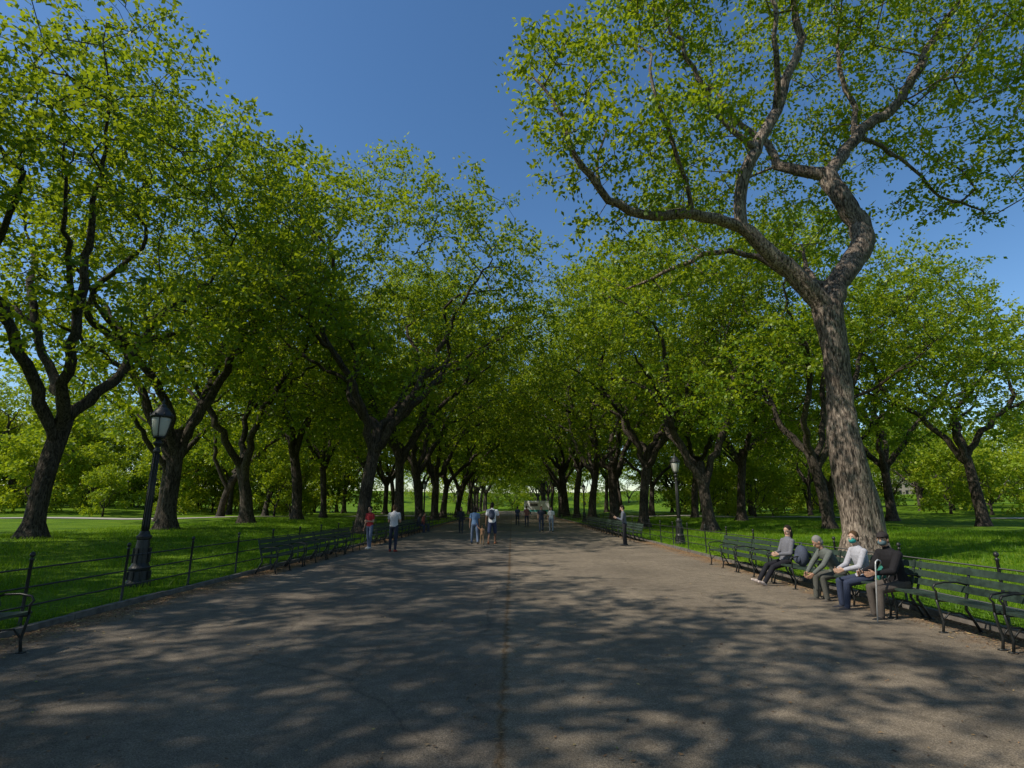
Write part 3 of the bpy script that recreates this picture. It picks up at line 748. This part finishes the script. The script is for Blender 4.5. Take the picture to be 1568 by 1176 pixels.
person('man_looking_at_phone',(5.0,24.6,g),80,1.74,top=(.11,.12,.15),bottom=(.018,.018,.022),hair=HB,skin=SK3,legs=((6,5),(-2,2)),lean=5,headpitch=-20,short=False,arms=(((.15,.25,-1),(-.3,.9,.35)),((.15,.3,-1),(-.3,.9,.3))))
sx = 6.12
person('seated_woman_in_grey_jacket',(sx,12.55,0),97,1.66,'sit',top=(.14,.14,.16),bottom=(.015,.015,.02),shoe=(.5,.42,.38),skin=SK3,hair=HB,longhair=True,legs=((74,38),(77,42)),lean=-12,headyaw=22,headpitch=-5,short=False,
       arms=(((.15,.35,-1),(-.5,.9,-.1)),((.15,.35,-1),(-.6,.9,-.05))))
person('seated_man_in_grey_jacket',(sx,10.55,0),92,1.62,'sit',top=(.11,.12,.11),bottom=(.08,.08,.07),shoe=(.08,.07,.06),skin=SK1,hair=HG,legs=((80,86),(80,74)),lean=34,headpitch=-34,headyaw=-8,short=False,
       arms=(((.1,.75,-1),(-.35,.7,-.7)),((.1,.75,-1),(-.35,.7,-.7))))
person('seated_woman_in_white_jacket',(sx-.02,9.75,0),90,1.66,'sit',top=(.36,.36,.40),bottom=(.035,.045,.08),shoe=(.05,.05,.06),skin=SK3,hair=HBR,mask=(.03,.26,.24),legs=((79,72),(80,80)),lean=10,headyaw=30,short=False,
       arms=(((.1,.5,-1),(-.4,.9,-.25)),((.1,.5,-1),(-.4,.9,-.3))))
person('seated_person_in_black_jacket',(sx,8.95,0),92,1.70,'sit',top=(.014,.013,.015),bottom=(.09,.075,.065),shoe=(.03,.03,.03),skin=SK1,hair=HB,mask=(.10,.15,.17),hat=(.03,.025,.025),legs=((79,74),(80,82)),lean=14,headyaw=34,short=False,bulk=1.18,
       arms=(((.15,.6,-1),(-.25,.95,-.15)),((.15,.55,-1),(-.3,.95,-.2))))
for yy,c_ in ((36.5,(.05,.05,.06)),(38.4,(.3,.08,.06))):
    person('seated_visitor',(-6.2,yy,0),-90,1.68,'sit',top=c_,bottom=(.05,.05,.08),legs=((79,76),(80,82)),lean=8,short=False,vox=.011)
mb=MB(); mb.tube([(5.48,8.62,.0),(5.62,8.70,.80),(5.63,8.70,.86),(5.68,8.72,.89),(5.74,8.75,.87),(5.75,8.76,.83)],.010,8); mb.obj('walking_cane',[simple('cane_aluminium',(.5,.5,.5),.4,.3)],smooth=True)
def bag(name, loc, r, col):
    q=MB(); q.ell((0,0,r[2]),r,16,12); q.ell((-r[0]*.75,0,r[2]*.75),(r[0]*.5,r[1]*.7,r[2]*.5),12,8); q.tube([(0,-.05,2*r[2]-.02),(0,-.03,2*r[2]+.05),(0,.03,2*r[2]+.05),(0,.05,2*r[2]-.02)],.009,6)
    o=q.obj(name,[cm(col)],smooth=True); o.location=loc
bag('backpack',(6.18,11.95,.45),(.13,.17,.22),(.06,.07,.10)); bag('shoulder_bag',(6.15,9.33,.46),(.09,.11,.14),(.03,.16,.13))

# ------------------------------------------------------------------ far objects
e=empty('white_food_van',(5.0,112,0),0); mb=MB(); WH=simple('white_van_paint',(.85,.86,.86),.4,0,.04,2); TE=simple('teal_stripe_paint',(.05,.30,.28),.4,0,.05,2); GL=simple('dark_window_glass',(.02,.025,.03),.1,0,.1,3)
mb.box((0,0,1.55),(5.0,2.1,2.1),0); mb.box((0,0,2.68),(4.8,1.9,.16),0); mb.box((0,-1.06,.8),(4.7,.03,.4),1); mb.box((-.6,-1.065,1.95),(1.6,.04,.5),2); mb.box((-.6,-1.5,2.5),(2.0,.9,.05),0)
mb.obj('van_body',[WH,TE,GL],e)
mb=MB()
for x in (-1.6,1.6): mb.tube([(x,-1.08,.4),(x,-.85,.4)],.4,18)
mb.obj('wheels',[simple('tyre_rubber',(.02,.02,.02),.8)],e)
M_st=simple('pale_limestone',(.42,.36,.31),.85,0,.08,.4)
def block(x,y,w,d,h):
    e=empty('apartment_building',(x,y,0),0); mb=MB(); mb.box((0,0,h/2),(w,d,h)); mb.box((0,0,h+.5),(w+1,d+1,1.0)); mb.box((w*.1,0,h+3),(w*.3,d*.4,4)); mb.obj('walls',[M_st],e)
    mb=MB(); nfl=int(h/3.4); nw=int(w/3.2)
    for i in range(nfl):
        for j in range(nw): mb.box((-w/2+(j+.5)*w/nw,-d/2-.01,2+i*3.4),(1.3,.12,1.9))
    mb.obj('windows',[GL],e)
block(208,290,17,14,48); block(250,320,22,14,36)

# ------------------------------------------------------------------ light, sky, camera
EL=math.radians(46)
sun_dir = Vector((-.92*math.cos(EL), -.39*math.cos(EL), math.sin(EL))).normalized()
sl = bpy.data.lights.new('sun','SUN'); sl.energy=5.0; sl.angle=math.radians(.5); sl.color=(1,.93,.80)
so = link(bpy.data.objects.new('sun',sl)); so.rotation_euler = sun_dir.to_track_quat('Z','Y').to_euler(); so.location=(-30,-20,60)
w = bpy.data.worlds.new('World'); scene.world=w; w.use_nodes=True
nt=w.node_tree; bg=nt.nodes['Background']; sky=nt.nodes.new('ShaderNodeTexSky'); sky.sky_type='NISHITA'; sky.sun_disc=False
sky.sun_elevation=math.asin(sun_dir.z); sky.sun_rotation=math.atan2(sun_dir.x,sun_dir.y)%(2*math.pi); sky.air_density=1.0; sky.dust_density=.4; sky.ozone_density=2.0; sky.altitude=100
hs=nt.nodes.new('ShaderNodeHueSaturation'); hs.inputs['Saturation'].default_value=1.2; nt.links.new(sky.outputs[0],hs.inputs['Color'])
nt.links.new(hs.outputs[0],bg.inputs[0]); bg.inputs[1].default_value=.15

cd = bpy.data.cameras.new('camera'); cd.lens=18.83; cd.sensor_width=36; cd.clip_end=2500; cd.clip_start=.05
co = link(bpy.data.objects.new('camera',cd)); co.location=(0,0,1.7); co.rotation_euler=(math.radians(90+12.85),0,0)
scene.camera=co
scene.view_settings.view_transform='Standard'; scene.view_settings.look='None'; scene.view_settings.exposure=0; scene.view_settings.gamma=1
